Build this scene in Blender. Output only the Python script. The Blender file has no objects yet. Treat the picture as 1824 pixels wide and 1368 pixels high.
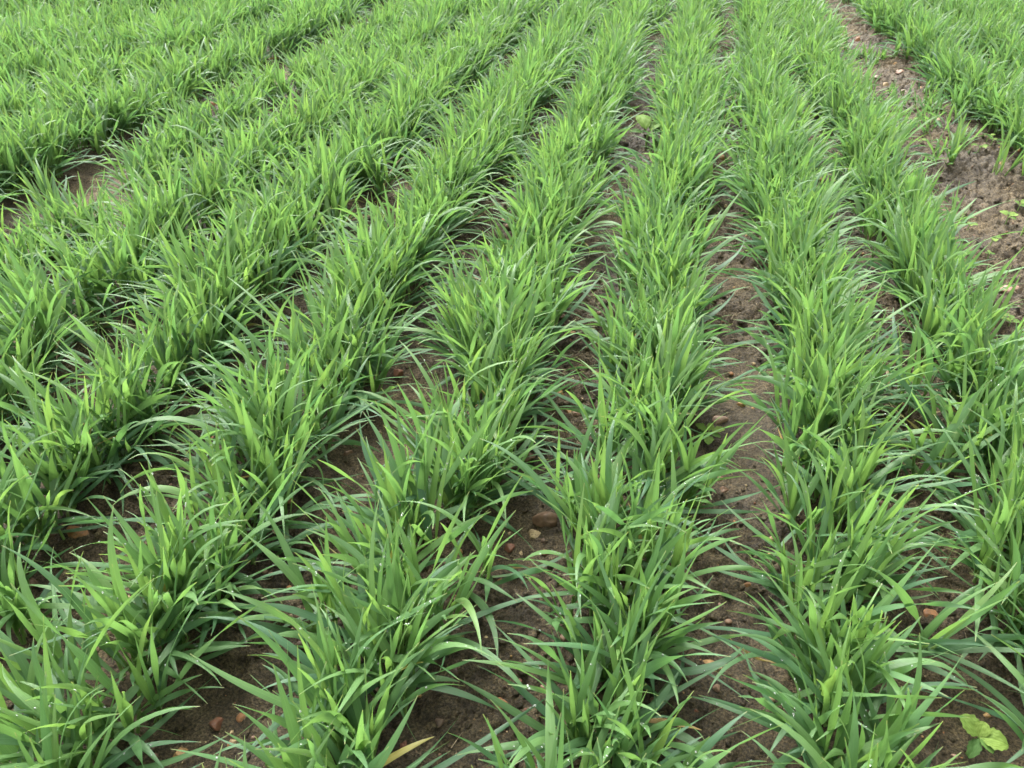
import bpy, math, random
import numpy as np

# ------------------------------------------------------------------ camera, sky, sun, exposure
S = bpy.context.scene
COL = S.collection
CAM_H = 0.65
PITCH, YAW, FPX = math.radians(38.35), math.radians(12.52), 1370.0     # focal length in pixels of the 1824 px wide photo
cam_data = bpy.data.cameras.new("camera")
cam_data.sensor_width = 36.0
cam_data.lens = 36.0 * FPX / 1824.0
cam_data.clip_start, cam_data.clip_end = 0.02, 300.0
cam = bpy.data.objects.new("camera", cam_data)
COL.objects.link(cam)
cam.location = (0, 0, CAM_H)
cam.rotation_euler = (math.radians(90) - PITCH, 0, YAW)
S.camera = cam
cam_data.dof.use_dof = True
cam_data.dof.focus_distance = 0.80
cam_data.dof.aperture_fstop = 24.0

SUN_EL, SUN_AZ = math.radians(52), math.radians(-35)                  # azimuth from +Y (along the rows), negative to the left
world = bpy.data.worlds.new("World")
S.world = world
world.use_nodes = True
wn = world.node_tree
wn.nodes.clear()
sky = wn.nodes.new("ShaderNodeTexSky")
sky.sky_type = 'NISHITA'
sky.sun_disc = False
sky.sun_elevation, sky.sun_rotation = SUN_EL, SUN_AZ
sky.dust_density, sky.air_density, sky.ozone_density = 6.0, 1.0, 1.0
hs = wn.nodes.new("ShaderNodeHueSaturation")
hs.inputs['Saturation'].default_value = 0.12                          # cloud-white daylight
bg = wn.nodes.new("ShaderNodeBackground")
bg.inputs['Strength'].default_value = 0.15
wo = wn.nodes.new("ShaderNodeOutputWorld")
wn.links.new(sky.outputs[0], hs.inputs['Color'])
wn.links.new(hs.outputs[0], bg.inputs['Color'])
wn.links.new(bg.outputs[0], wo.inputs['Surface'])
sl = bpy.data.lights.new("sun", 'SUN')
sl.energy, sl.angle, sl.color = 1.1, math.radians(45), (1.0, 0.97, 0.92)
sun = bpy.data.objects.new("sun", sl)
COL.objects.link(sun)
sun.rotation_euler = (math.radians(90) - SUN_EL, 0, math.pi - SUN_AZ)
sun.location = (0, 0, 5)
S.view_settings.view_transform = 'Standard'
S.view_settings.look = 'None'
S.view_settings.gamma = 1.0
S.view_settings.exposure = 2.02

# ------------------------------------------------------------------ helpers
def spot(px, py, z=0.0):
    """Ground point seen at a pixel of the photo (read once from the photo, as a surveyor would)."""
    dx, dy, dz = px - 912.0, 684.0 - py, FPX
    fw = dz * math.cos(PITCH) + dy * math.sin(PITCH)
    up = -dz * math.sin(PITCH) + dy * math.cos(PITCH)
    X = dx * math.cos(YAW) - fw * math.sin(YAW)
    Y = dx * math.sin(YAW) + fw * math.cos(YAW)
    t = (z - CAM_H) / up
    return X * t, Y * t

def px_size(px, py):
    """Metres per photo pixel on the ground there."""
    x, y = spot(px, py)
    fx, fy, fz = -math.sin(YAW) * math.cos(PITCH), math.cos(YAW) * math.cos(PITCH), -math.sin(PITCH)
    return (x * fx + y * fy - CAM_H * fz) / FPX

def project(x, y, z):
    """Photo pixel and depth of world points (numpy)."""
    fx, fy = -math.sin(YAW), math.cos(YAW)
    h = x * fx + y * fy
    r = x * math.cos(YAW) + y * math.sin(YAW)
    v = z - CAM_H
    d = h * math.cos(PITCH) - v * math.sin(PITCH)
    u = h * math.sin(PITCH) + v * math.cos(PITCH)
    d = np.maximum(d, 1e-3)
    return 912 + FPX * r / d, 684 - FPX * u / d, d

def hash2(ix, iy, seed):
    h = (ix.astype(np.int64) * 374761393 + iy.astype(np.int64) * 668265263 + seed * 1274126177) & 0xffffffff
    h = ((h ^ (h >> 13)) * 1274126177) & 0xffffffff
    return ((h ^ (h >> 16)) & 0xffff) / 65535.0

def vnoise(x, y, f, seed):
    x, y = np.asarray(x, float) * f, np.asarray(y, float) * f
    ix, iy = np.floor(x), np.floor(y)
    a, b = x - ix, y - iy
    a, b = a * a * (3 - 2 * a), b * b * (3 - 2 * b)
    n00, n10 = hash2(ix, iy, seed), hash2(ix + 1, iy, seed)
    n01, n11 = hash2(ix, iy + 1, seed), hash2(ix + 1, iy + 1, seed)
    return (n00 * (1 - a) + n10 * a) * (1 - b) + (n01 * (1 - a) + n11 * a) * b

def cells(x, y, f, seed):
    """Rounded clods: distance to the nearest jittered lattice point, 0..1 (1 at the middle of a clod)."""
    x, y = np.asarray(x, float) * f, np.asarray(y, float) * f
    ix, iy = np.floor(x), np.floor(y)
    best = np.full(x.shape, 9.0)
    for i in (-1, 0, 1):
        for j in (-1, 0, 1):
            cx, cy = ix + i, iy + j
            d = (cx + hash2(cx, cy, seed) - x) ** 2 + (cy + hash2(cx, cy, seed + 7) - y) ** 2
            r = 0.25 + 0.75 * hash2(cx, cy, seed + 13)
            best = np.minimum(best, d / (r * r))
    return np.sqrt(np.maximum(0.0, 1.0 - best))

PITCH_ROW = 0.208
def ground_z(x, y, fine=False):
    x, y = np.asarray(x, float), np.asarray(y, float)
    z = 0.016 * (vnoise(x, y, 4.0, 1) - 0.5) + 0.012 * (vnoise(x, y, 11.0, 2) - 0.5)
    z = z + 0.006 * np.cos(2 * math.pi * (x - 0.0) / PITCH_ROW)
    z = z + 0.009 * (vnoise(x, y, 36.0, 3) - 0.5)
    if fine:
        rough = np.clip(vnoise(x, y, 7.0, 21) * 1.9 - 0.30, 0.22, 1.0)
        z = z + rough * (0.0085 * cells(x, y, 48.0, 5) + 0.0068 * cells(x + 0.3, y, 95.0, 6) + 0.0040 * cells(x, y + 0.7, 190.0, 8))
        z = z + 0.0022 * (vnoise(x, y, 170.0, 4) - 0.5)
    return z

def tag(o, label, cat=None, group=None, kind=None):
    o["label"] = label
    if cat: o["category"] = cat
    if group: o["group"] = group
    if kind: o["kind"] = kind
    return o

def mesh_obj(name, verts, faces, mats, parent=None, attrs=None, mat_idx=None, smooth=True, tris=None):
    """One mesh object from numpy arrays (faces: n x 4 quads, or n x 3)."""
    me = bpy.data.meshes.new(name)
    verts = np.ascontiguousarray(verts, dtype=np.float32)
    faces = np.ascontiguousarray(faces, dtype=np.int32)
    k = faces.shape[1]
    me.vertices.add(len(verts))
    me.vertices.foreach_set("co", verts.ravel())
    me.loops.add(faces.size)
    me.loops.foreach_set("vertex_index", faces.ravel())
    me.polygons.add(len(faces))
    me.polygons.foreach_set("loop_start", np.arange(0, faces.size, k, dtype=np.int32))
    if mat_idx is not None:
        me.polygons.foreach_set("material_index", np.ascontiguousarray(mat_idx, dtype=np.int32))
    for nm, a in (attrs or {}).items():
        at = me.attributes.new(nm, 'FLOAT', 'POINT')
        at.data.foreach_set("value", np.ascontiguousarray(a, dtype=np.float32))
    me.update(calc_edges=True)
    me.validate()
    if smooth:
        me.polygons.foreach_set("use_smooth", np.ones(len(me.polygons), dtype=bool))
    for m in mats: me.materials.append(m)
    o = bpy.data.objects.new(name, me)
    COL.objects.link(o)
    if parent is not None: o.parent = parent
    return o

def empty(name, loc):
    o = bpy.data.objects.new(name, None)
    o.empty_display_size = 0.02
    COL.objects.link(o)
    o.location = loc
    return o

# ------------------------------------------------------------------ materials
def new_mat(name):
    m = bpy.data.materials.new(name)
    m.use_nodes = True
    nt = m.node_tree
    nt.nodes.clear()
    out = nt.nodes.new("ShaderNodeOutputMaterial")
    return m, nt, out

def N(nt, t, **kw):
    n = nt.nodes.new(t)
    for k, v in kw.items(): setattr(n, k, v)
    return n

def ramp(nt, stops):
    r = nt.nodes.new("ShaderNodeValToRGB")
    e = r.color_ramp.elements
    e[0].position, e[0].color = stops[0][0], (*stops[0][1], 1)
    e[1].position, e[1].color = stops[-1][0], (*stops[-1][1], 1)
    for p, c in stops[1:-1]:
        x = e.new(p); x.color = (*c, 1)
    return r

def leaf_material(name, stops, trans_mix=0.46, trans_gain=1.25, rough=0.42, spec=0.62):
    m, nt, out = new_mat(name)
    L = nt.links.new
    tint = N(nt, "ShaderNodeAttribute", attribute_name="tint")
    along = N(nt, "ShaderNodeAttribute", attribute_name="along")
    across = N(nt, "ShaderNodeAttribute", attribute_name="across")
    geo = N(nt, "ShaderNodeNewGeometry")
    r = ramp(nt, stops)
    n1 = N(nt, "ShaderNodeTexNoise"); n1.inputs['Scale'].default_value = 60.0; n1.inputs['Detail'].default_value = 3.0
    L(geo.outputs['Position'], n1.inputs['Vector'])
    ad = N(nt, "ShaderNodeMath", operation='MULTIPLY_ADD'); ad.inputs[1].default_value = 0.18; ad.inputs[2].default_value = -0.09
    L(n1.outputs['Fac'], ad.inputs[0])
    sm = N(nt, "ShaderNodeMath", operation='ADD')
    t8 = N(nt, "ShaderNodeMath", operation='MULTIPLY'); t8.inputs[1].default_value = 0.8
    L(tint.outputs['Fac'], t8.inputs[0])
    L(t8.outputs[0], sm.inputs[0]); L(ad.outputs[0], sm.inputs[1])
    L(sm.outputs[0], r.inputs['Fac'])
    # parallel veins: fine bright / dark lines across the blade
    vm = N(nt, "ShaderNodeMath", operation='MULTIPLY'); vm.inputs[1].default_value = 26.0
    L(across.outputs['Fac'], vm.inputs[0])
    vs = N(nt, "ShaderNodeMath", operation='SINE'); L(vm.outputs[0], vs.inputs[0])
    vv = N(nt, "ShaderNodeMath", operation='MULTIPLY_ADD'); vv.inputs[1].default_value = 0.06; vv.inputs[2].default_value = 1.0
    L(vs.outputs[0], vv.inputs[0])
    # midrib, a little paler
    ab = N(nt, "ShaderNodeMath", operation='ABSOLUTE'); L(across.outputs['Fac'], ab.inputs[0])
    mr = N(nt, "ShaderNodeMapRange"); mr.inputs[1].default_value = 0.0; mr.inputs[2].default_value = 0.14
    mr.inputs[3].default_value = 1.14; mr.inputs[4].default_value = 1.0
    L(ab.outputs[0], mr.inputs[0])
    vx = N(nt, "ShaderNodeMath", operation='MULTIPLY'); L(vv.outputs[0], vx.inputs[0]); L(mr.outputs[0], vx.inputs[1])
    mul = N(nt, "ShaderNodeVectorMath", operation='SCALE')
    L(r.outputs['Color'], mul.inputs[0]); L(vx.outputs[0], mul.inputs['Scale'])
    # blade base a paler yellow green, the very tip sometimes dry
    mixb = N(nt, "ShaderNodeMix", data_type='RGBA')
    mrb = N(nt, "ShaderNodeMapRange"); mrb.inputs[1].default_value = 0.0; mrb.inputs[2].default_value = 0.22; mrb.inputs[3].default_value = 0.45; mrb.inputs[4].default_value = 0.0
    L(along.outputs['Fac'], mrb.inputs[0]); L(mrb.outputs[0], mixb.inputs['Factor'])
    L(mul.outputs[0], mixb.inputs[6]); mixb.inputs[7].default_value = (0.16, 0.29, 0.055, 1)
    mixt = N(nt, "ShaderNodeMix", data_type='RGBA')
    mrt = N(nt, "ShaderNodeMapRange"); mrt.inputs[1].default_value = 0.955; mrt.inputs[2].default_value = 1.0; mrt.inputs[3].default_value = 0.0; mrt.inputs[4].default_value = 0.7
    L(along.outputs['Fac'], mrt.inputs[0]); L(mrt.outputs[0], mixt.inputs['Factor'])
    L(mixb.outputs[2], mixt.inputs[6]); mixt.inputs[7].default_value = (0.36, 0.34, 0.14, 1)
    col = mixt.outputs[2]
    p = N(nt, "ShaderNodeBsdfPrincipled")
    p.inputs['Roughness'].default_value = rough
    p.inputs['Specular IOR Level'].default_value = spec
    L(col, p.inputs['Base Color'])
    bmp = N(nt, "ShaderNodeBump"); bmp.inputs['Strength'].default_value = 0.25; bmp.inputs['Distance'].default_value = 0.0006
    L(vs.outputs[0], bmp.inputs['Height']); L(bmp.outputs[0], p.inputs['Normal'])
    tc = N(nt, "ShaderNodeVectorMath", operation='MULTIPLY'); tc.inputs[1].default_value = (trans_gain * 1.0, trans_gain, trans_gain * 0.65)
    L(col, tc.inputs[0])
    tr = N(nt, "ShaderNodeBsdfTranslucent"); L(tc.outputs[0], tr.inputs['Color'])
    mx = N(nt, "ShaderNodeMixShader"); mx.inputs[0].default_value = trans_mix
    L(p.outputs[0], mx.inputs[1]); L(tr.outputs[0], mx.inputs[2])
    L(mx.outputs[0], out.inputs['Surface'])
    return m

M_LEAF = leaf_material("wheat_leaf", [(0.0, (0.070, 0.164, 0.076)), (0.28, (0.107, 0.218, 0.080)), (0.56, (0.141, 0.260, 0.082)), (0.80, (0.175, 0.292, 0.084)), (0.94, (0.30, 0.235, 0.105))])
M_YELLOW = leaf_material("yellowing_leaf", [(0.0, (0.30, 0.30, 0.07)), (0.4, (0.38, 0.30, 0.09)), (0.8, (0.42, 0.25, 0.10))], 0.3, 1.0)
M_WEED = leaf_material("weed_leaf", [(0.0, (0.062, 0.135, 0.032)), (0.4, (0.105, 0.19, 0.038)), (0.8, (0.20, 0.29, 0.06))], 0.3, 1.1, 0.65, 0.25)

def stem_material():
    m, nt, out = new_mat("wheat_stem")
    p = N(nt, "ShaderNodeBsdfPrincipled")
    geo = N(nt, "ShaderNodeNewGeometry")
    n1 = N(nt, "ShaderNodeTexNoise"); n1.inputs['Scale'].default_value = 45.0
    nt.links.new(geo.outputs['Position'], n1.inputs['Vector'])
    r = ramp(nt, [(0.3, (0.10, 0.21, 0.05)), (0.6, (0.19, 0.29, 0.08)), (0.8, (0.27, 0.27, 0.12))])
    nt.links.new(n1.outputs['Fac'], r.inputs['Fac'])
    nt.links.new(r.outputs[0], p.inputs['Base Color'])
    p.inputs['Roughness'].default_value = 0.45
    nt.links.new(p.outputs[0], out.inputs['Surface'])
    return m
M_STEM = stem_material()

def soil_material(name, crumbs):
    m, nt, out = new_mat(name)
    L = nt.links.new
    geo = N(nt, "ShaderNodeNewGeometry")
    def noise(scale, detail=6.0, rough=0.6):
        n = N(nt, "ShaderNodeTexNoise"); n.inputs['Scale'].default_value = scale
        n.inputs['Detail'].default_value = detail; n.inputs['Roughness'].default_value = rough
        L(geo.outputs['Position'], n.inputs['Vector']); return n
    big, mid, fine = noise(5.0, 4), noise(48.0), noise(420.0, 4, 0.7)
    r1 = ramp(nt, [(0.30, (0.036, 0.0260, 0.0140)), (0.50, (0.073, 0.0560, 0.0300)), (0.72, (0.128, 0.101, 0.060))])
    L(mid.outputs['Fac'], r1.inputs['Fac'])
    r2 = ramp(nt, [(0.33, (0.62, 0.60, 0.58)), (0.66, (1.30, 1.26, 1.20))])
    L(big.outputs['Fac'], r2.inputs['Fac'])
    r3 = ramp(nt, [(0.38, (0.34, 0.32, 0.29)), (0.50, (0.95, 0.95, 0.95)), (0.62, (1.85, 1.8, 1.7))])  # fine soil grain, with the shade of small pits put into the colour
    L(fine.outputs['Fac'], r3.inputs['Fac'])
    a = N(nt, "ShaderNodeVectorMath", operation='MULTIPLY'); L(r1.outputs[0], a.inputs[0]); L(r2.outputs[0], a.inputs[1])
    b = N(nt, "ShaderNodeVectorMath", operation='MULTIPLY'); L(a.outputs[0], b.inputs[0]); L(r3.outputs[0], b.inputs[1])
    ri = N(nt, "ShaderNodeMapRange"); ri.inputs[3].default_value = 0.62; ri.inputs[4].default_value = 1.45   # crumb to crumb
    L(geo.outputs['Random Per Island'], ri.inputs[0])
    bi = N(nt, "ShaderNodeVectorMath", operation='SCALE'); L(b.outputs[0], bi.inputs[0])
    bi.inputs['Scale'].default_value = 1.0
    if crumbs: L(ri.outputs[0], bi.inputs['Scale'])
    p = N(nt, "ShaderNodeBsdfPrincipled")
    L(bi.outputs[0], p.inputs['Base Color'])
    rr = N(nt, "ShaderNodeMapRange"); rr.inputs[1].default_value = 0.35; rr.inputs[2].default_value = 0.65
    rr.inputs[3].default_value = 0.48; rr.inputs[4].default_value = 0.85
    L(big.outputs['Fac'], rr.inputs[0]); L(rr.outputs[0], p.inputs['Roughness'])
    p.inputs['Specular IOR Level'].default_value = 0.4
    b1 = N(nt, "ShaderNodeBump"); b1.inputs['Strength'].default_value = 1.0; b1.inputs['Distance'].default_value = 0.0035
    L(fine.outputs['Fac'], b1.inputs['Height'])
    b2 = N(nt, "ShaderNodeBump"); b2.inputs['Strength'].default_value = 0.8; b2.inputs['Distance'].default_value = 0.007
    mm = noise(140.0, 5, 0.65)
    L(mm.outputs['Fac'], b2.inputs['Height']); L(b1.outputs[0], b2.inputs['Normal'])
    L(b2.outputs[0], p.inputs['Normal'])
    L(p.outputs[0], out.inputs['Surface'])
    return m
M_SOIL, M_CRUMB = soil_material("damp_soil", False), soil_material("loose_soil_crumb", True)

def stone_material(name, c1, c2, rough=0.62):
    m, nt, out = new_mat(name)
    L = nt.links.new
    tc = N(nt, "ShaderNodeTexCoord")
    n1 = N(nt, "ShaderNodeTexNoise"); n1.inputs['Scale'].default_value = 130.0; n1.inputs['Detail'].default_value = 5.0
    n2 = N(nt, "ShaderNodeTexNoise"); n2.inputs['Scale'].default_value = 480.0; n2.inputs['Detail'].default_value = 4.0
    L(tc.outputs['Object'], n1.inputs['Vector']); L(tc.outputs['Object'], n2.inputs['Vector'])
    r = ramp(nt, [(0.36, c1), (0.62, c2)])
    L(n1.outputs['Fac'], r.inputs['Fac'])
    # specks of mud
    r2 = ramp(nt, [(0.46, (0, 0, 0)), (0.66, (1, 1, 1))])
    L(n2.outputs['Fac'], r2.inputs['Fac'])
    mx = N(nt, "ShaderNodeMix", data_type='RGBA')
    mu = N(nt, "ShaderNodeMath", operation='MULTIPLY'); mu.inputs[1].default_value = 0.8
    L(r2.outputs[0], mu.inputs[0]); L(mu.outputs[0], mx.inputs['Factor'])
    L(r.outputs[0], mx.inputs[6]); mx.inputs[7].default_value = (0.12, 0.075, 0.045, 1)
    p = N(nt, "ShaderNodeBsdfPrincipled")
    L(mx.outputs[2], p.inputs['Base Color'])
    p.inputs['Roughness'].default_value = rough
    b = N(nt, "ShaderNodeBump"); b.inputs['Strength'].default_value = 0.35; b.inputs['Distance'].default_value = 0.001
    L(n2.outputs['Fac'], b.inputs['Height']); L(b.outputs[0], p.inputs['Normal'])
    L(p.outputs[0], out.inputs['Surface'])
    return m
STONE = {
    'orange': stone_material("orange_stone", (0.20, 0.085, 0.032), (0.33, 0.155, 0.058)),
    'amber': stone_material("amber_stone", (0.26, 0.145, 0.048), (0.42, 0.255, 0.095)),
    'brown': stone_material("brown_stone", (0.10, 0.055, 0.030), (0.18, 0.105, 0.062)),
    'red': stone_material("red_stone", (0.11, 0.040, 0.022), (0.19, 0.075, 0.038)),
    'pink': stone_material("pinkish_stone", (0.20, 0.12, 0.08), (0.30, 0.19, 0.13)),
    'cream': stone_material("cream_stone", (0.34, 0.25, 0.125), (0.46, 0.35, 0.19)),
    'pale': stone_material("pale_stone", (0.34, 0.28, 0.21), (0.47, 0.41, 0.32)),
    'dark': stone_material("dark_stone", (0.055, 0.036, 0.024), (0.105, 0.068, 0.045)),
}

def drop_material():
    m, nt, out = new_mat("water_drop")
    p = N(nt, "ShaderNodeBsdfPrincipled")
    p.inputs['Base Color'].default_value = (1, 1, 1, 1)
    p.inputs['Roughness'].default_value = 0.03
    p.inputs['IOR'].default_value = 1.33
    p.inputs['Transmission Weight'].default_value = 0.80  # the rest is milky white, painting the drops' silvery glint into the colour
    nt.links.new(p.outputs[0], out.inputs['Surface'])
    return m
M_DROP = drop_material()

def straw_material():
    m, nt, out = new_mat("dry_straw")
    p = N(nt, "ShaderNodeBsdfPrincipled")
    geo = N(nt, "ShaderNodeNewGeometry")
    n = N(nt, "ShaderNodeTexNoise"); n.inputs['Scale'].default_value = 12.0
    nt.links.new(geo.outputs['Position'], n.inputs['Vector'])
    r = ramp(nt, [(0.35, (0.09, 0.06, 0.035)), (0.65, (0.26, 0.20, 0.12))])
    nt.links.new(n.outputs['Fac'], r.inputs['Fac']); nt.links.new(r.outputs[0], p.inputs['Base Color'])
    p.inputs['Roughness'].default_value = 0.7
    nt.links.new(p.outputs[0], out.inputs['Surface'])
    return m
M_STRAW = straw_material()

# ------------------------------------------------------------------ the soil: one sheet to the horizon
def spaced(lo, hi, step, lo2, hi2, step2, far, grow=1.12):
    """Grid lines: fine from LO to HI, half as fine out to LO2 and HI2, then ever wider to the horizon."""
    a = list(np.arange(lo, hi + 1e-9, step)); a += list(np.arange(a[-1] + step2, hi2, step2))
    s, x = step2, a[-1]
    while x < far: s *= grow; x += s; a.append(x)
    b = list(np.arange(lo - step2, lo2, -step2)) if lo2 < lo - step2 else []
    s, x = step2, (b[-1] if b else a[0])
    while x > -far: s *= grow; x -= s; b.append(x)
    return np.array(b[::-1] + a)
gx, gy = spaced(-0.62, 0.66, 0.0028, -1.5, 1.0, 0.006, 90.0), spaced(0.14, 1.30, 0.0028, 0.0, 3.5, 0.0055, 90.0)
GX, GY = np.meshgrid(gx, gy)
near = (np.abs(GX) < 6) & (np.abs(GY) < 8)
GZ = np.where(near, ground_z(GX, GY, True), 0.0)
nx, ny = len(gx), len(gy)
idx = np.arange(nx * ny).reshape(ny, nx)
gf = np.stack([idx[:-1, :-1], idx[:-1, 1:], idx[1:, 1:], idx[1:, :-1]], -1).reshape(-1, 4)
soil = mesh_obj("ground", np.stack([GX, GY, GZ], -1).reshape(-1, 3), gf, [M_SOIL])
tag(soil, "damp brown crumbly soil between the crop rows", "soil", kind="structure")

# ------------------------------------------------------------------ wheat: blades from parameter rows
# columns: 0-2 base, 3 heading, 4 start angle from vertical, 5 bend, 6 length, 7 width, 8 twist, 9 drift, 10 fold, 11 tint, 12 twist start, 13 wave, 14 where the blade bends
def blades(P, n):
    """Vertices, quads and attributes of all blades in P (rows), each a strip of 2n quads, kept above the soil."""
    P = np.asarray(P, float)
    k = len(P)
    s = np.linspace(0, 1, n + 1)[None, :]
    c = lambda i: P[:, i][:, None]
    th = np.clip(c(4) + c(5) * s ** c(14), -0.3, 2.7)
    ph = c(3) + c(9) * s ** 1.5
    T = np.stack([np.sin(th) * np.cos(ph), np.sin(th) * np.sin(ph), np.cos(th)], -1)
    step = (c(6) / n)[..., None] * 0.5 * (T[:, 1:] + T[:, :-1])
    ctr = np.concatenate([np.zeros((k, 1, 3)), np.cumsum(step, 1)], 1) + P[:, None, 0:3]
    side0 = np.stack([-np.sin(ph), np.cos(ph), np.zeros_like(ph)], -1)
    nor0 = np.cross(T, side0)
    x = np.clip((s - c(12)) / np.maximum(1 - c(12), 0.05), 0, 1)
    tw = c(8) * (x * x * (3 - 2 * x)) + c(13) * np.sin(s * 9.0)
    side = side0 * np.cos(tw)[..., None] + nor0 * np.sin(tw)[..., None]
    nor = np.cross(T, side)
    w = 0.5 * c(7) * np.minimum(1.0, 0.42 + 2.1 * s) * np.maximum(0.0, 1 - s ** 2.3) ** 0.9
    w = np.maximum(w, 0.0002)
    fold = (c(10) * w)[..., None] * nor
    l, r = ctr - side * w[..., None] + fold * -1, ctr + side * w[..., None] + fold * -1
    V = np.stack([l, ctr, r], 2)                                      # k, n+1, 3, 3
    gz = ground_z(V[..., 0], V[..., 1]) + 0.007 + 0.002 * (P[:, 11][:, None, None])
    low = np.maximum(V[..., 2], gz)
    V[..., 2] = np.where(s[..., None] > 0.12, low, V[..., 2])
    q = np.arange(k * (n + 1) * 3).reshape(k, n + 1, 3)
    F = np.stack([q[:, :-1, :-1], q[:, :-1, 1:], q[:, 1:, 1:], q[:, 1:, :-1]], -1).reshape(-1, 4)
    tint = np.repeat(P[:, 11], (n + 1) * 3)
    along = np.broadcast_to(s[..., None], (k, n + 1, 3)).ravel()
    across = np.broadcast_to(np.array([-1.0, 0, 1.0]), (k, n + 1, 3)).ravel()
    return V.reshape(-1, 3), F, {"tint": tint, "along": along, "across": across}

def tubes(Q, sides=5):
    """Stems: rows of base xyz, top xyz, base radius, top radius."""
    Q = np.asarray(Q, float)
    k = len(Q)
    a = np.linspace(0, 2 * math.pi, sides, endpoint=False)
    ring = np.stack([np.cos(a), np.sin(a), np.zeros_like(a)], -1)
    V = np.stack([Q[:, None, 0:3] + ring * Q[:, 6][:, None, None], Q[:, None, 3:6] + ring * Q[:, 7][:, None, None]], 1)
    q = np.arange(k * 2 * sides).reshape(k, 2, sides)
    F = np.stack([q[:, 0], np.roll(q[:, 0], -1, 1), np.roll(q[:, 1], -1, 1), q[:, 1]], -1).reshape(-1, 4)
    return V.reshape(-1, 3), F

def wheat_rows(rng, x, y, out, size=1.0, vigour=1.0, tone=0.0):
    """Blade and stem parameter rows of one plant at x, y that splays towards heading OUT (radians or None)."""
    z = float(ground_z(x, y)) + 0.001
    P, Q = [], []
    for t in range(max(2, int(round(rng.uniform(4.4, 7.6) * vigour)))):
        hd = rng.uniform(0, 2 * math.pi)
        if out is not None and rng.random() < 0.44:
            hd = out + rng.gauss(0, 0.75)
        lean = abs(rng.gauss(0.24, 0.22))
        h = size * rng.uniform(0.018, 0.046)
        bx, by = x + max(-0.012, min(0.012, rng.gauss(0, 0.008))), y + max(-0.0125, min(0.0125, rng.gauss(0, 0.012)))
        tx, ty = bx + h * math.sin(lean) * math.cos(hd), by + h * math.sin(lean) * math.sin(hd)
        tz = z + h * math.cos(lean)
        Q.append((bx, by, z - 0.006, tx, ty, tz, rng.uniform(0.0017, 0.0024), 0.0012))
        nl = rng.choice((2, 3, 3, 4))
        side = hd
        for j in range(nl):
            f = (j + 0.6) / nl                                        # 0 old and low .. 1 young and high
            a = 0.45 + 0.55 * f
            px, py, pz = bx + (tx - bx) * a, by + (ty - by) * a, z + (tz - z) * a
            hd2 = side + (math.pi if j % 2 else 0) * (1 if rng.random() < 0.45 else 0) + rng.gauss(0, 0.55)
            if f > 0.7:
                th, bend, Ln, W = abs(rng.gauss(0.22, 0.17)), abs(rng.gauss(0.30, 0.42)), rng.uniform(0.070, 0.120), rng.uniform(0.0055, 0.0092)
                ti = rng.uniform(0.45, 0.85)
            elif f > 0.35:
                th, bend, Ln, W = abs(rng.gauss(0.37, 0.20)), abs(rng.gauss(0.60, 0.65)), rng.uniform(0.085, 0.145), rng.uniform(0.0068, 0.0115)
                ti = rng.uniform(0.25, 0.65)
            else:
                th, bend, Ln, W = rng.uniform(0.45, 1.15), rng.uniform(0.2, 1.4), rng.uniform(0.070, 0.125), rng.uniform(0.0060, 0.0100)
                ti = rng.uniform(0.0, 0.45)
            tw = rng.gauss(0, 0.45) if rng.random() < 0.55 else rng.choice((-1, 1)) * rng.uniform(1.2, 3.3)
            P.append((px, py, pz, hd2, th, bend, Ln * size, 0.92 * W * (0.55 + 0.45 * size), tw, rng.gauss(0, 0.50), rng.uniform(0.10, 0.45),
                      min(1.0, max(0.0, ti + tone + rng.gauss(0, 0.07))), rng.uniform(0.05, 0.55), rng.gauss(0, 0.16), rng.choice((1.2, 1.5, 1.5, 2.2, 3.5))))
    for j in range(rng.choice((0, 1, 1, 2, 3) if y < 1.0 else (0, 0, 1))):                     # old low blades sprawling over the furrow
        hd = (out if out is not None else rng.choice((0.0, math.pi))) + rng.gauss(0, 0.7)
        P.append((x + rng.gauss(0, 0.006), y + rng.gauss(0, 0.010), z + rng.uniform(0.006, 0.020), hd, rng.uniform(0.85, 1.45), rng.uniform(0.0, 0.7),
                  size * rng.uniform(0.085, 0.145), rng.uniform(0.0052, 0.0088), rng.gauss(0, 0.8), rng.gauss(0, 0.55), rng.uniform(0.1, 0.4),
                  max(0.0, rng.gauss(0.12, 0.12)), rng.uniform(0.1, 0.5), rng.gauss(0, 0.2), rng.choice((1.0, 1.5, 2.5))))
    if rng.random() < 0.22:                                            # a dead, shrivelled blade at the foot
        P.append((x + rng.gauss(0, 0.008), y + rng.gauss(0, 0.010), z + rng.uniform(0.004, 0.016), rng.uniform(0, 6.28), rng.uniform(0.7, 1.5), rng.uniform(0.2, 1.2),
                  size * rng.uniform(0.05, 0.10), rng.uniform(0.0028, 0.0055), rng.gauss(0, 2.5), rng.gauss(0, 0.9), 0.7, rng.uniform(1.08, 1.3), 0.1, rng.gauss(0, 0.4), 1.5))
    return P, Q

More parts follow.
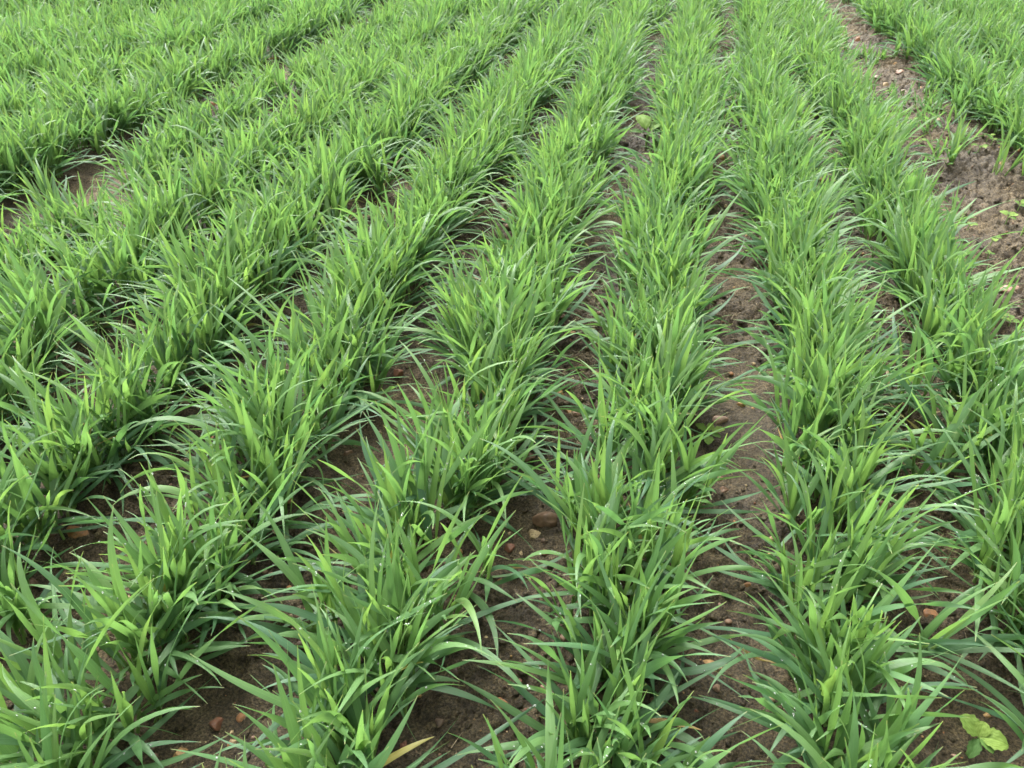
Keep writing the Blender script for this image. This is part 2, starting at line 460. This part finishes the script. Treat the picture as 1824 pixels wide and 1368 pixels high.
# ------------------------------------------------------------------ the stones and seedlings one can see in the gaps
PEBBLES = [  # pixel x, y, width px, colour, aspect, name, label
    (974, 932, 40, 'brown', 0.80, 'stone', "round brown stone, the largest in the middle gap, with grass lying over it"),
    (953, 951, 21, 'cream', 0.8, 'pebble', "smooth cream yellow pebble touching the front of the round brown stone"),
    (969, 965, 20, 'dark', 0.8, 'pebble', "dull dark knobbly pebble beside the cream yellow pebble"),
    (908, 976, 20, 'red', 0.8, 'pebble', "dark rust red pebble left of the cream yellow pebble"),
    (928, 986, 8, 'cream', 0.7, 'pebble', "tiny pale yellow pebble just below the dark rust red one"),
    (970, 988, 13, 'red', 0.7, 'pebble', "small dark red pebble below the dull knobbly pebble"),
    (914, 1034, 15, 'orange', 1.1, 'pebble', "upright orange pebble, rightmost of the two below the round brown stone"),
    (891, 1041, 12, 'orange', 0.9, 'pebble', "small orange pebble, leftmost of the two below the round brown stone"),
    (995, 713, 18, 'amber', 0.85, 'pebble', "amber pebble with a dark pit, just above the touching pair"),
    (1014, 737, 16, 'amber', 0.75, 'pebble', "amber pebble of the touching pair in the middle gap"),
    (1025, 747, 16, 'pink', 0.95, 'pebble', "pinkish brown pebble of the touching pair in the middle gap"),
    (1019, 596, 16, 'orange', 0.9, 'pebble', "orange pebble resting on a smaller red one, far up the middle gap"),
    (1017, 608, 11, 'red', 0.8, 'pebble', "small red pebble under the orange pebble far up the middle gap"),
    (1003, 567, 12, 'brown', 0.9, 'pebble', "small brown pebble above the orange and red pair"),
    (943, 824, 18, 'brown', 0.75, 'pebble', "dark brown pebble in the middle gap above the round brown stone"),
    (893, 1248, 27, 'orange', 0.6, 'pebble', "flat orange brown pebble under a leaf in the front middle gap"),
    (1261, 1183, 24, 'amber', 0.7, 'pebble', "angular tan pebble, largest in the gap right of the middle row"),
    (1274, 1231, 14, 'pink', 1.0, 'pebble', "round pinkish tan pebble in front of the angular tan pebble"),
    (1238, 1274, 8, 'red', 0.8, 'pebble', "tiny brick red pebble at the very front of the gap"),
    (1285, 855, 15, 'red', 0.7, 'pebble', "rust red pebble below the small lobed weed"),
    (1288, 875, 19, 'brown', 0.8, 'pebble', "brown pebble just below the rust red one"),
    (1277, 750, 34, 'pink', 0.5, 'stone', "flat pinkish stone half sunk behind the small lobed weed"),
    (1318, 727, 13, 'amber', 0.8, 'pebble', "amber pebble at the row edge behind the lobed weed"),
    (1230, 779, 14, 'amber', 0.7, 'pebble', "amber pebble on the left of the small lobed weed"),
    (1245, 919, 13, 'amber', 0.9, 'pebble', "orange yellow pebble against the middle row, level with the round stone"),
    (1328, 1055, 13, 'orange', 0.7, 'pebble', "orange pebble at the left edge of the broad tuft"),
    (1171, 1203, 15, 'cream', 0.8, 'pebble', "tan pebble under the blades left of the angular tan one"),
    (1609, 1078, 15, 'red', 1.0, 'pebble', "small reddish pebble between the broad tufts, beside a flat orange one"),
    (1660, 1093, 26, 'orange', 0.5, 'pebble', "flat orange brown pebble between the broad tufts"),
    (1573, 838, 26, 'brown', 0.8, 'pebble', "dark brown pebble deep between the two right-hand rows"),
    (1784, 531, 24, 'pink', 0.65, 'pebble', "pinkish pebble, larger of two on the bare strip"),
    (1805, 523, 17, 'pink', 0.75, 'pebble', "pinkish pebble, smaller of two on the bare strip"),
    (335, 730, 22, 'brown', 0.85, 'pebble', "round brown pebble in the gap behind the left-hand tufts"),
    (139, 955, 34, 'orange', 0.85, 'stone', "orange brown stone standing in the gap by the left edge"),
    (93, 955, 15, 'brown', 0.8, 'pebble', "small brown pebble beside the orange brown stone"),
    (57, 1047, 24, 'brown', 0.7, 'pebble', "brown pebble under leaves at the left edge"),
    (382, 1287, 24, 'red', 0.9, 'pebble', "dark reddish pebble in the front left gap"),
    (322, 1338, 26, 'amber', 0.6, 'pebble', "amber pebble behind a drooping blade at the bottom edge"),
    (428, 1270, 20, 'orange', 0.7, 'pebble', "orange pebble at the edge of the front left tuft"),
    (410, 1297, 9, 'cream', 0.5, 'pebble', "tiny cream chip right of the dark reddish pebble"),
    (722, 1335, 20, 'red', 0.8, 'pebble', "dark red brown pebble at the bottom edge between front tufts"),
    (811, 1199, 16, 'dark', 0.9, 'pebble', "dark round pebble in the front middle gap"),
    (925, 1213, 12, 'red', 0.7, 'pebble', "rust pebble on the right side of the front middle gap"),
    (866, 1140, 8, 'cream', 0.6, 'pebble', "tiny cream pebble in the soil of the middle gap"),
    (708, 662, 20, 'red', 0.7, 'pebble', "dark red pebble in the gap one row left of the middle"),
    (618, 800, 20, 'brown', 0.9, 'pebble', "brown pebble in the gap one row left, behind the front tufts"),
    (520, 906, 14, 'orange', 0.7, 'pebble', "orange pebble at the foot of the left-hand tuft"),
    (898, 405, 12, 'orange', 0.6, 'pebble', "orange pebble in a small soil hollow among far plants"),
    (905, 418, 10, 'pink', 0.7, 'pebble', "pinkish pebble below the orange one in the small hollow"),
    (380, 193, 22, 'orange', 0.5, 'stone', "orange stone in the far left gap among dense plants"),
    (1283, 279, 15, 'amber', 0.8, 'pebble', "tan pebble far up the gap right of the middle row"),
    (1461, 322, 9, 'amber', 0.9, 'pebble', "small amber pebble between the right-hand rows"),
    (1293, 368, 8, 'cream', 0.7, 'pebble', "small cream pebble far up the gap beyond the weed"),
    (1527, 73, 12, 'orange', 0.9, 'pebble', "orange pebble at the far end of the bare strip"),
    (1594, 120, 13, 'amber', 0.8, 'pebble', "amber pebble at the top of the stony bare patch"),
    (1602, 134, 16, 'pink', 0.5, 'pebble', "flat pinkish pebble amid the stony bare patch"),
    (1562, 141, 10, 'pale', 0.7, 'pebble', "whitish pebble at the left of the stony bare patch"),
    (1577, 147, 18, 'cream', 0.6, 'pebble', "cream pebble, broadest in the stony bare patch"),
    (1609, 160, 19, 'pale', 0.6, 'pebble', "pale grey pink pebble at the front of the stony bare patch"),
    (1638, 161, 13, 'amber', 0.6, 'pebble', "yellow pebble at the right of the stony bare patch"),
    (1540, 136, 7, 'cream', 0.7, 'pebble', "tiny cream pebble by the grass left of the stony patch"),
    (1666, 228, 14, 'pink', 0.7, 'pebble', "pinkish pebble behind the lone tuft on the strip"),
    (1698, 229, 11, 'orange', 0.9, 'pebble', "orange pebble behind the lone tuft on the strip"),
    (1609, 283, 12, 'brown', 0.8, 'pebble', "dark brown pebble at the edge of the strip's lone tuft"),
    (1778, 307, 10, 'amber', 0.9, 'pebble', "amber pebble under the splayed plant on the strip"),
    (1802, 340, 9, 'orange', 0.9, 'pebble', "orange pebble at the right edge of the bare strip"),
    (1711, 374, 11, 'pale', 0.5, 'pebble', "whitish chip on the bare strip in front of the splayed plant"),
]
SEED = [
    (1754, 470, "round leaved seedling alone on the bare strip above two pinkish pebbles", 1.0),
    (1772, 579, "seedling with two oval leaves under the strip's leaning blades", 1.2),
    (1795, 583, "light green seedling with pointed leaves by the strip's right edge", 1.3),
    (1760, 446, "pale seedling with broad flat leaves at the foot of the strip's small plant", 1.7),
    (1790, 400, "largest pale seedling clump on the bare strip", 1.9),
    (1812, 375, "pale seedling at the strip's right edge above the largest clump", 1.5),
    (1740, 275, "pale seedling behind the splayed plant on the strip", 1.6),
    (1762, 265, "pale seedling beside the row edge behind the splayed plant", 1.4),
    (1756, 254, "farthest pale seedling on the bare strip, against the row", 1.2),
    (1638, 258, "pale seedling left of the lone tuft on the strip", 1.4),
    (1697, 358, "whitish green seedling by the leaning blades of the bare strip", 1.2),
    (1722, 412, "small seedling hidden between blades at the strip's left edge", 1.2),
    (1483, 755, "tiny round seedling deep between the right-hand rows", 0.6),
]

SEEN = np.array([(p[0], p[1], 0.42 * p[2]) for p in PEBBLES] + [(q[0], q[1], 5.0 + 4.0 * q[3]) for q in SEED]
                + [(1258, 772, 22.0), (1745, 1306, 34.0), (1152, 238, 22.0)])
def spare(P, rg):
    """Leave out most blades that would hang over a stone or seedling which lies open in the field."""
    if not len(P): return P
    A = np.asarray(P, float)
    V = blades(A, 8)[0].reshape(len(A), 9, 3, 3)[:, :, 1]
    u, v, d = project(V[..., 0], V[..., 1], V[..., 2])
    hw = 0.30 * A[:, 7][:, None] * FPX / d
    hit = np.zeros(len(A), bool)
    for x, y, r in SEEN:
        hit |= (((u - x) ** 2 + (v - y) ** 2) < (r + hw) ** 2).any(1)
    return [p for p, h in zip(P, hit) if not h or rg.random() < 0.12]

# ------------------------------------------------------------------ where plants stand
rng = random.Random(11)
ROWS = [0.0 + PITCH_ROW * k for k in range(-15, 13)]
BARE = [  # x, y, rx, ry: soil shows here (bare patches of the photo)
    (0.60, 1.20, 0.10, 0.30), (0.66, 1.62, 0.12, 0.13), (0.52, 2.36, 0.10, 0.09), (0.48, 3.00, 0.07, 0.34), (0.53, 2.62, 0.07, 0.05),
    (-1.05, 1.17, 0.03, 0.07), (-0.98, 1.72, 0.03, 0.04),
]
def bareness(x, y):
    b = 0.0
    for cx, cy, rx, ry in BARE:
        d = ((x - cx) / rx) ** 2 + ((y - cy) / ry) ** 2
        b = max(b, 1.0 if d < 1 else max(0.0, 1 - (d - 1) / 0.9))
    return b
plants = []                                                           # x, y, outward heading, size, vigour, tone, row
for ri, rx in enumerate(ROWS):
    k = ri - 15
    y = -0.55
    while y < 4.3:
        far = min(1.0, max(0.0, (y - 0.45) / 0.9))
        dens = 1.40 + 0.55 * far
        y += rng.uniform(0.6, 1.4) * 0.021 / dens
        cx = rx * (1 - 0.06 * min(2.5, max(0.0, y - 1.0))) - ((0.04 + 0.10 * max(0.0, y - 1.85)) if k >= 4 else 0.03 * max(0.0, y - 1.6) if k == 2 else 0.0)
        if k <= -6: cx -= 0.028
        if k == 2: cx -= 0.02 * far
        if k == 2: cx -= 0.022 * (1 - far)
        if k in (-1, 0): cx += (0.014 if k else 0.006) * (1 - far)
        x = cx + 0.020 * (float(vnoise(rx, y, 2.2, 40 + ri)) - 0.5) + rng.gauss(0, (0.0220 + 0.0030 * far if k > -2 else 0.026 - 0.003 * far) + (0.004 if k == -1 and y < 1.2 else 0))
        clump = float(vnoise(rx * 3.1, y, 9.0, 60))
        if clump < 0.05 and rng.random() < 0.5: continue
        size = (0.96 if k <= -2 else 0.91) + 0.15 * float(vnoise(rx, y, 5.0, 70 + ri)) + rng.gauss(0, 0.07) - 0.12 * far
        vig = 0.9 + 0.25 * clump
        if k <= -3: size *= 1.04
        if k == -5: size *= 0.78
        if k == -1 and y < 1.2: size += 0.06
        if k == 3:                                                    # the gappy row beside the bare strip
            if rng.random() < (0.45 if y < 1.85 else 0.12): continue
            x += rng.gauss(-0.02, 0.035) - 0.05 * max(0.0, y - 1.7)
            size *= rng.uniform(0.35, 0.72); vig *= 0.5
        if k == 0: size -= 0.02 * (1 - far)
        if k == 1: size += 0.04 * (1 - far)
        if k == 2: size += 0.10 * (1 - far)
        b = bareness(x, y)
        if b > 0 and rng.random() < b * 1.05: continue
        if b > 0: size *= 1 - 0.35 * b
        off = (x - cx) / 0.018
        out = None if abs(off) < 0.35 and rng.random() < 0.7 else (0.0 if off > 0 else math.pi)
        tone = 0.10 * (float(vnoise(x, y, 3.0, 90)) - 0.5) + 0.02
        plants.append((x, y, out, size, vig, tone, k))
PX = np.array([p[0] for p in plants]); PY = np.array([p[1] for p in plants])
u, v, d = project(PX, PY, np.full(len(PX), 0.06))
inview = (u > -60) & (u < 1884) & (v < 1440) & (v > -100) & (PY > 0.02)
order = np.argsort(np.where(inview, d, 1e9))
NEAR = 300
single = set(int(i) for i in order[:NEAR])
print("plants", len(plants), "in view", int(inview.sum()), "nearest to depth", float(d[order[NEAR - 1]]))

ROW_TEXT = {
    -6: "sixth row left of round brown stone",
    -5: "fifth row left of round brown stone",
    -4: "fourth row left of round brown stone",
    -3: "third row left of round brown stone",
    -2: "second row left of round brown stone",
    -1: "first row left of round brown stone",
    0: "row between brown stone and lobed weed",
    1: "first row right of lobed weed",
    2: "second row right of lobed weed",
    3: "thin row on the bare strip",
}
def place_words(x, y):
    v = project(np.array([x]), np.array([y]), np.array([0.0]))[1][0]
    return "near the bottom edge" if v > 1180 else "level with the round stone" if v > 890 else "level with the lobed weed" if v > 690 else "farther than the lobed weed"

drop_sites = []
def collect_drops(V, n, P, many):
    """A few points on the upper faces of wide blades, for the dew."""
    A = V.reshape(len(P), n + 1, 3, 3)
    for i in range(len(P)):
        if rng.random() > many * 1.2: continue
        nd = rng.choice((1, 2, 3, 5, 9, 14))
        for _ in range(nd):
            j = rng.randrange(1, n - 1)
            e = rng.uniform(0.1, 0.85)
            sd = rng.choice((0, 2))
            a = A[i, j, 1] * (1 - e) + A[i, j, sd] * e
            b = A[i, j + 1, 1] * (1 - e) + A[i, j + 1, sd] * e
            f = rng.random()
            nv = np.cross(A[i, j + 1, 1] - A[i, j, 1], A[i, j, 2] - A[i, j, 0])
            nv = nv / (np.linalg.norm(nv) + 1e-9)
            if nv[2] < 0: nv = -nv
            if nv[2] > 0.25:
                drop_sites.append((a * (1 - f) + b * f, nv))

def build_plant(p, label, group, n=12, extra=None):
    """One wheat plant: foliage and stems, with EXTRA = parameters of a yellowed leaf."""
    x, y, out, size, vig, tone, k = p
    P, Q = wheat_rows(rng, x, y, out, size, vig, tone)
    P = spare(P, rng) or P
    V, F, A = blades(P, n)
    collect_drops(V, n, P, 0.34)
    base = np.array([x, y, float(ground_z(x, y))])
    root = empty("wheat_plant", base)
    tag(root, label, "wheat plant", group)
    mesh_obj("foliage", V - base, F, [M_LEAF], root, A)
    TV, TF = tubes(Q)
    mesh_obj("stem", TV - base, TF, [M_STEM], root)
    if extra is not None:
        EV, EF, EA = blades([extra], n)
        yl = mesh_obj("yellow_leaf", EV - base, EF, [M_YELLOW], root, EA)
        yl["label"] = "yellowed leaf with a dry tip"
    return root

# yellowed leaves of the photo: base pixel, tip pixel, heights, width, tone, label of the plant that carries it
YELLOW = [
    ((1168, 1318), (1246, 1303), 0.020, 0.030, 0.0055, 0.9, "wheat plant with a withered orange leaf tip lying across the bare front gap"),
    ((718, 1352), (772, 1316), 0.030, 0.045, 0.006, 0.2, "wheat plant with a yellow leaf tip pointing over the front soil gap"),
    ((700, 1288), (640, 1342), 0.035, 0.020, 0.006, 0.6, "wheat plant with a drooping tan leaf in the front tuft"),
    ((650, 1062), (696, 978), 0.060, 0.085, 0.006, 0.05, "wheat plant with one pale yellow upright leaf tip"),
    ((1152, 935), (1120, 898), 0.070, 0.085, 0.005, 0.3, "wheat plant with a short mustard yellow leaf in the row beside the round stone"),
    ((286, 1066), (288, 990), 0.050, 0.085, 0.005, 0.0, "wheat plant with a thin lemon yellow upright leaf, second row left of the stone"),
    ((735, 1238), (752, 1180), 0.040, 0.085, 0.005, 0.0, "wheat plant with a yellow green blade standing over the front gap"),
    ((1372, 800), (1384, 762), 0.045, 0.060, 0.004, 0.7, "wheat plant with an orange leaf tip near the small lobed weed"),
    ((846, 642), (815, 662), 0.090, 0.085, 0.004, 0.1, "wheat plant with a straw coloured leaf tip above its tuft"),
]
sing = sorted(single)
SX, SY = PX[sing], PY[sing]
carrier = {}
for bp, tp, bz, tz, W, ti, lab in YELLOW:
    b0, t0 = np.array([*spot(*bp, bz), bz]), np.array([*spot(*tp, tz), tz])
    dv = t0 - b0
    Ln = float(np.linalg.norm(dv))
    j = sing[int(np.argmin((SX - b0[0]) ** 2 + (SY - b0[1]) ** 2 + np.array([9.0 if q in carrier else 0.0 for q in sing])))]
    th = math.acos(max(-1, min(1, dv[2] / Ln)))
    hd = math.atan2(dv[1], dv[0])
    # the leaf starts at the plant's own tuft and reaches the tip seen in the photo
    root = np.array([PX[j], PY[j], float(ground_z(PX[j], PY[j])) + 0.03])
    dv = t0 - root
    Ln = float(np.linalg.norm(dv)) * 1.04
    th = math.acos(max(-1, min(1, dv[2] / Ln)))
    carrier[j] = (lab, (*root, math.atan2(dv[1], dv[0]), max(0.05, th - 0.25), 0.5, Ln, W * 1.15, 0.5, 0.0, 0.2, ti, 0.4, 0.0, 1.5))
for i in sing:
    p = plants[i]
    if i in carrier:
        build_plant(p, carrier[i][0], "wheat plants with a yellowed leaf", 12, carrier[i][1])
        continue
    text = place_words(p[0], p[1]) + ", " + ROW_TEXT.get(p[6], "row at the frame's edge")
    build_plant(p, "wheat plant " + text, "wheat plants " + text)

# the rest of the crop: past counting, one object
allP, allQ, farP = [], [], []
for i, p in enumerate(plants):
    if i in single: continue
    P, Q = wheat_rows(rng, *p[:6])
    (farP if p[1] > 1.9 else allP).extend(P); allQ.extend(Q)
allP, farP = spare(allP, rng), spare(farP, rng)
V1, F1, A1 = blades(allP, 9)
collect_drops(V1[: 9000 * 30], 9, allP[:9000], 0.14)
V2, F2, A2 = blades(farP, 7)
V3, F3 = tubes(allQ, 4)
V = np.concatenate([V1, V2, V3])
F = np.concatenate([F1, F2 + len(V1), F3 + len(V1) + len(V2)])
A = {k: np.concatenate([A1[k], A2[k], np.zeros(len(V3))]) for k in A1}
mi = np.concatenate([np.zeros(len(F1) + len(F2), np.int32), np.ones(len(F3), np.int32)])
crop = mesh_obj("wheat_crop", V, F, [M_LEAF, M_STEM], None, A, mi)
tag(crop, "rows of young green wheat running away up the field behind the nearest plants", "wheat crop", kind="stuff")

# ------------------------------------------------------------------ pebbles lying in the gaps
def ico(sub):
    import bmesh
    bm = bmesh.new()
    bmesh.ops.create_icosphere(bm, subdivisions=sub, radius=1.0)
    v = np.array([x.co[:] for x in bm.verts])
    f = np.array([[y.index for y in x.verts] for x in bm.faces])
    bm.free()
    return v, f
ICO3, ICO1 = ico(4), ico(1)

def stone_shape(rg, v, rough=0.16, facets=3):
    """A unit sphere knocked into a pebble: soft lumps and a few flattened faces."""
    v = v.copy()
    ax = [np.array([rg.gauss(0, 1) for _ in range(3)]) for _ in range(5)]
    d = np.zeros(len(v))
    for a in ax:
        d += rough * 0.55 * np.sin(v @ a * 1.6 + rg.uniform(0, 6))
    v = v * (1 + d)[:, None]
    for _ in range(facets):
        a = np.array([rg.gauss(0, 1), rg.gauss(0, 1), rg.uniform(-0.2, 1.0)]); a /= np.linalg.norm(a)
        h = rg.uniform(0.55, 0.85)
        over = np.maximum(v @ a - h, 0)
        v = v - np.outer(over * 0.85, a)
    return v

for n_, (px, py, wpx, colr, asp, nm, lab) in enumerate(PEBBLES):
    rg = random.Random(500 + n_)
    x, y = spot(px, py)
    z = float(ground_z(x, y, True))
    r = 0.5 * wpx * px_size(px, py) * 1.08
    v = stone_shape(rg, ICO3[0], 0.20, 6)
    v = v * np.array([r, r * rg.uniform(0.75, 0.95), r * min(1.0, asp) * 0.85])
    a = YAW + rg.gauss(0, 0.5)
    ca, sa = math.cos(a), math.sin(a)
    v = np.stack([v[:, 0] * ca - v[:, 1] * sa, v[:, 0] * sa + v[:, 1] * ca, v[:, 2]], -1)
    o = mesh_obj(nm, v, ICO3[1], [STONE[colr]])
    o.location = (x, y, z + r * asp * 0.12)
    tag(o, lab, nm, "pebbles lying in the gaps between rows")

# ------------------------------------------------------------------ fine grit and soil crumbs, dry straw, dew: past counting
def scatter_stones(name, mats, count, rlo, rhi, seed, rough, label, cat, ymax=3.2, sub=2, clods=False, sink=0.25):
    """Many little stones or crumbs over the furrows, all in one mesh."""
    g = np.random.default_rng(seed)
    rg = random.Random(seed)
    v0, f0 = ico(sub)
    shapes = np.array([stone_shape(rg, v0, rough, 3) for _ in range(12)])
    y = 0.12 + (ymax - 0.12) * g.random(count) ** 1.6
    x = -0.70 - 0.75 * y + g.random(count) * (1.22 + 1.05 * y)
    if clods:
        keep = vnoise(x, y, 7.0, 21) > g.uniform(0.10, 0.62, count)
        x, y = x[keep], y[keep]
    n = len(x)
    r = rlo + (rhi - rlo) * g.random(n) ** 3.2
    a = g.uniform(0, 6.283, n)
    v = shapes[g.integers(0, 12, n)] * np.stack([r, r * g.uniform(0.65, 1, n), r * g.uniform(0.55, 0.9, n)], -1)[:, None, :]
    ca, sa = np.cos(a)[:, None], np.sin(a)[:, None]
    z = ground_z(x, y, True) + r * sink
    V = np.stack([v[..., 0] * ca - v[..., 1] * sa + x[:, None], v[..., 0] * sa + v[..., 1] * ca + y[:, None], v[..., 2] + z[:, None]], -1)
    F = f0[None] + (np.arange(n) * len(v0))[:, None, None]
    mi = np.repeat(g.integers(0, len(mats), n), len(f0))
    o = mesh_obj(name, V.reshape(-1, 3), F.reshape(-1, 3), mats, mat_idx=mi, smooth=not clods)
    return tag(o, label, cat, kind="stuff")
scatter_stones("gravel", [STONE[k] for k in ('orange', 'brown', 'cream', 'pink', 'red', 'amber', 'brown', 'dark')], 4200, 0.0008, 0.0044, 31, 0.20,
               "fine tan, orange and brown grit scattered over the soil", "gravel")
scatter_stones("soil_crumbs", [M_CRUMB], 42000, 0.0009, 0.0058, 32, 0.34, "small brown soil crumbs lying loose between the rows", "soil", 2.4, 1, True, 0.1)

rg = random.Random(77)
bits = []
for _ in range(420):
    y = 0.15 + 2.6 * rg.random() ** 1.5
    x = rg.uniform(-0.6 - 0.7 * y, 0.5 + 0.28 * y)
    z = float(ground_z(x, y, True)) + 0.0015
    a, ln, r = rg.uniform(0, 6.28), rg.uniform(0.004, 0.020), rg.uniform(0.00025, 0.0006)
    bits.append((x, y, z + 0.001, x + ln * math.cos(a), y + ln * math.sin(a), z + rg.uniform(-0.001, 0.004), r, r * 0.6))
sv, sf = tubes(bits, 4)
tag(mesh_obj("straw_litter", sv, sf, [M_STRAW]), "thin dry straw and root bits strewn on the soil", "straw", kind="stuff")

rg = random.Random(78)
dv0, df0 = ico(2)
VV, FF, base = [], [], 0
for c, nv in drop_sites:
    if c[1] > 1.9: continue
    r = 0.00030 + 0.00080 * rg.random() ** 2.6
    t1 = np.cross(nv, (0.3, 0.9, 0.1)); t1 /= np.linalg.norm(t1)
    t2 = np.cross(nv, t1)
    v = (dv0[:, :1] * t1 + dv0[:, 1:2] * t2) * r + dv0[:, 2:] * nv * r * 0.62 + c + nv * r * 0.42
    VV.append(v); FF.append(df0 + base); base += len(v)
tag(mesh_obj("dewdrops", np.concatenate(VV), np.concatenate(FF), [M_DROP]), "clear dewdrops beading on the wheat leaves", "dew", kind="stuff")
print("drops", len(VV))

# ------------------------------------------------------------------ broad-leaved weeds
def broad_leaf(base, heading, elev, length, width, tint, lobes=0.0, nl=5, curl=0.5, cup=0.25, stalk=0.25, rgx=None):
    """A flat broad leaf with a stalk: quads along a curved midrib, with a scalloped or entire outline."""
    n, m = 22, 6
    s = np.linspace(0, 1, n + 1)
    e = elev - curl * s ** 1.4
    ctr = np.concatenate([[[0, 0]], np.cumsum(np.stack([np.cos(e[1:]), np.sin(e[1:])], -1) * length / n, 0)])
    t = np.clip((s - stalk) / (1 - stalk), 0, 1)
    w = np.sin(math.pi * np.clip(t, 0.0, 1) ** 0.85) ** 0.62
    w = w * (1 - lobes * (0.5 + 0.5 * np.cos(2 * math.pi * nl * t)) * (1 - 0.5 * t))
    w = np.maximum(width * 0.5 * w, 0.0006)
    ac = np.linspace(-1, 1, 2 * m + 1)
    off = w[:, None] * ac[None, :]
    hx, hy = math.cos(heading), math.sin(heading)
    up = cup * np.abs(off) + 0.025 * width * np.sin(ac * 7.0)[None, :] * np.sin(s * 17.0)[:, None] * (t > 0)[:, None]
    X = base[0] + ctr[:, :1] * hx - off * hy
    Y = base[1] + ctr[:, :1] * hy + off * hx
    Z = base[2] + ctr[:, 1:] + up
    V = np.stack([X, Y, Z], -1).reshape(-1, 3)
    k = 2 * m + 1
    q = np.arange((n + 1) * k).reshape(n + 1, k)
    F = np.stack([q[:-1, :-1], q[:-1, 1:], q[1:, 1:], q[1:, :-1]], -1).reshape(-1, 4)
    return V, F, {"tint": np.full(len(V), tint), "along": np.clip(0.25 + 0.69 * np.repeat(s, k), 0, 0.95), "across": np.tile(ac * 0.9, n + 1)}

def weed(name, px, py, label, cat, leaves, lift=0.012, lobes=0.0, nl=5, group=None, stem_r=0.0011, stalk=0.25):
    """LEAVES: heading, elevation, length, width, tint, curl in the weed's own frame, on a short stem LIFT high."""
    x, y = spot(px, py, lift)
    z = float(ground_z(x, y, True))
    root = empty(name, (x, y, z))
    tag(root, label, cat, group)
    sv, sf = tubes([(0, 0, -0.004, 0.001, 0.001, lift, stem_r * 1.3, stem_r)], 6)
    mesh_obj("stem", sv, sf, [M_STEM], root)
    for hd, el, ln, w, ti, cu in leaves:
        V, F, A = broad_leaf((0.001, 0.001, lift), hd, el, ln, w, ti, lobes, nl, cu, 0.25, stalk)
        mesh_obj("leaf", V, F, [M_WEED], root, A)
    return root
R = math.radians
weed("lobed_weed", 1260, 774, "small pale green lobed weed seedling in the gap right of the middle row", "weed",
     [(R(150), 0.55, 0.020, 0.013, 0.75, 0.7), (R(25), 0.45, 0.022, 0.012, 0.85, 0.6), (R(80), 0.6, 0.016, 0.010, 0.9, 0.5), (R(-90), 0.25, 0.021, 0.014, 0.6, 0.5), (R(-15), 0.3, 0.016, 0.009, 0.3, 0.6), (R(195), 0.25, 0.013, 0.008, 0.25, 0.5)],
     0.012, 0.30, 3)
weed("lime_weed", 1745, 1312, "bright lime green weed with scalloped leaves in the front right corner", "weed",
     [(R(140), 0.65, 0.021, 0.020, 0.75, 0.6), (R(-10), 0.45, 0.022, 0.021, 0.85, 0.8), (R(70), 0.8, 0.014, 0.014, 0.95, 0.5), (R(-60), 0.4, 0.015, 0.010, 0.3, 0.7), (R(-120), -0.1, 0.020, 0.011, 0.0, 0.6)],
     0.026, 0.20, 4, stem_r=0.0012, stalk=0.10)
weed("hairy_weed", 1152, 246, "yellowish green broad weed with a pale midrib, far up the gap", "weed",
     [(R(120), 0.9, 0.060, 0.038, 0.65, 0.9), (R(60), 0.7, 0.055, 0.030, 0.5, 0.9), (R(15), 0.5, 0.047, 0.027, 0.0, 0.8), (R(190), 0.5, 0.043, 0.025, 0.1, 0.8), (R(-60), 0.45, 0.038, 0.023, 0.15, 0.7)],
     0.024, 0.20, 5, stem_r=0.0022)
for n_, (px, py, lab, sc) in enumerate(SEED):
    rg = random.Random(900 + n_)
    a0 = rg.uniform(0, 3.14)
    lv = []
    for j in range(rg.choice((2, 4, 4, 5))):
        lv.append((a0 + j * 1.65 + (math.pi if j == 1 else 0) * 0.9, rg.uniform(0.25, 0.6), 0.011 * sc * rg.uniform(0.6, 1.2), 0.0075 * sc * rg.uniform(0.7, 1.2), rg.uniform(0.2, 0.9), 0.6))
    weed("weed_seedling", px, py, lab, "seedling", lv, 0.007 * sc, 0.0, 3, "weed seedlings on the bare soil", 0.0008)

# ------------------------------------------------------------------ the small plants that stand alone on the bare strip
for px, py, sz, vg, lab in [
    (1688, 300, 0.85, 1.4, "lone bushy wheat tuft standing on the bare strip"),
    (1768, 326, 0.95, 0.75, "splayed wheat plant with few broad leaves on the bare strip"),
    (1818, 440, 0.95, 0.9, "low wheat plant at the right edge of the bare strip"),
    (1822, 318, 0.8, 0.5, "thin wheat plant behind the splayed plant at the right edge"),
]:
    x, y = spot(px, py)
    build_plant((x, y, None, sz, vg, 0.12, 3), lab, None, 10)
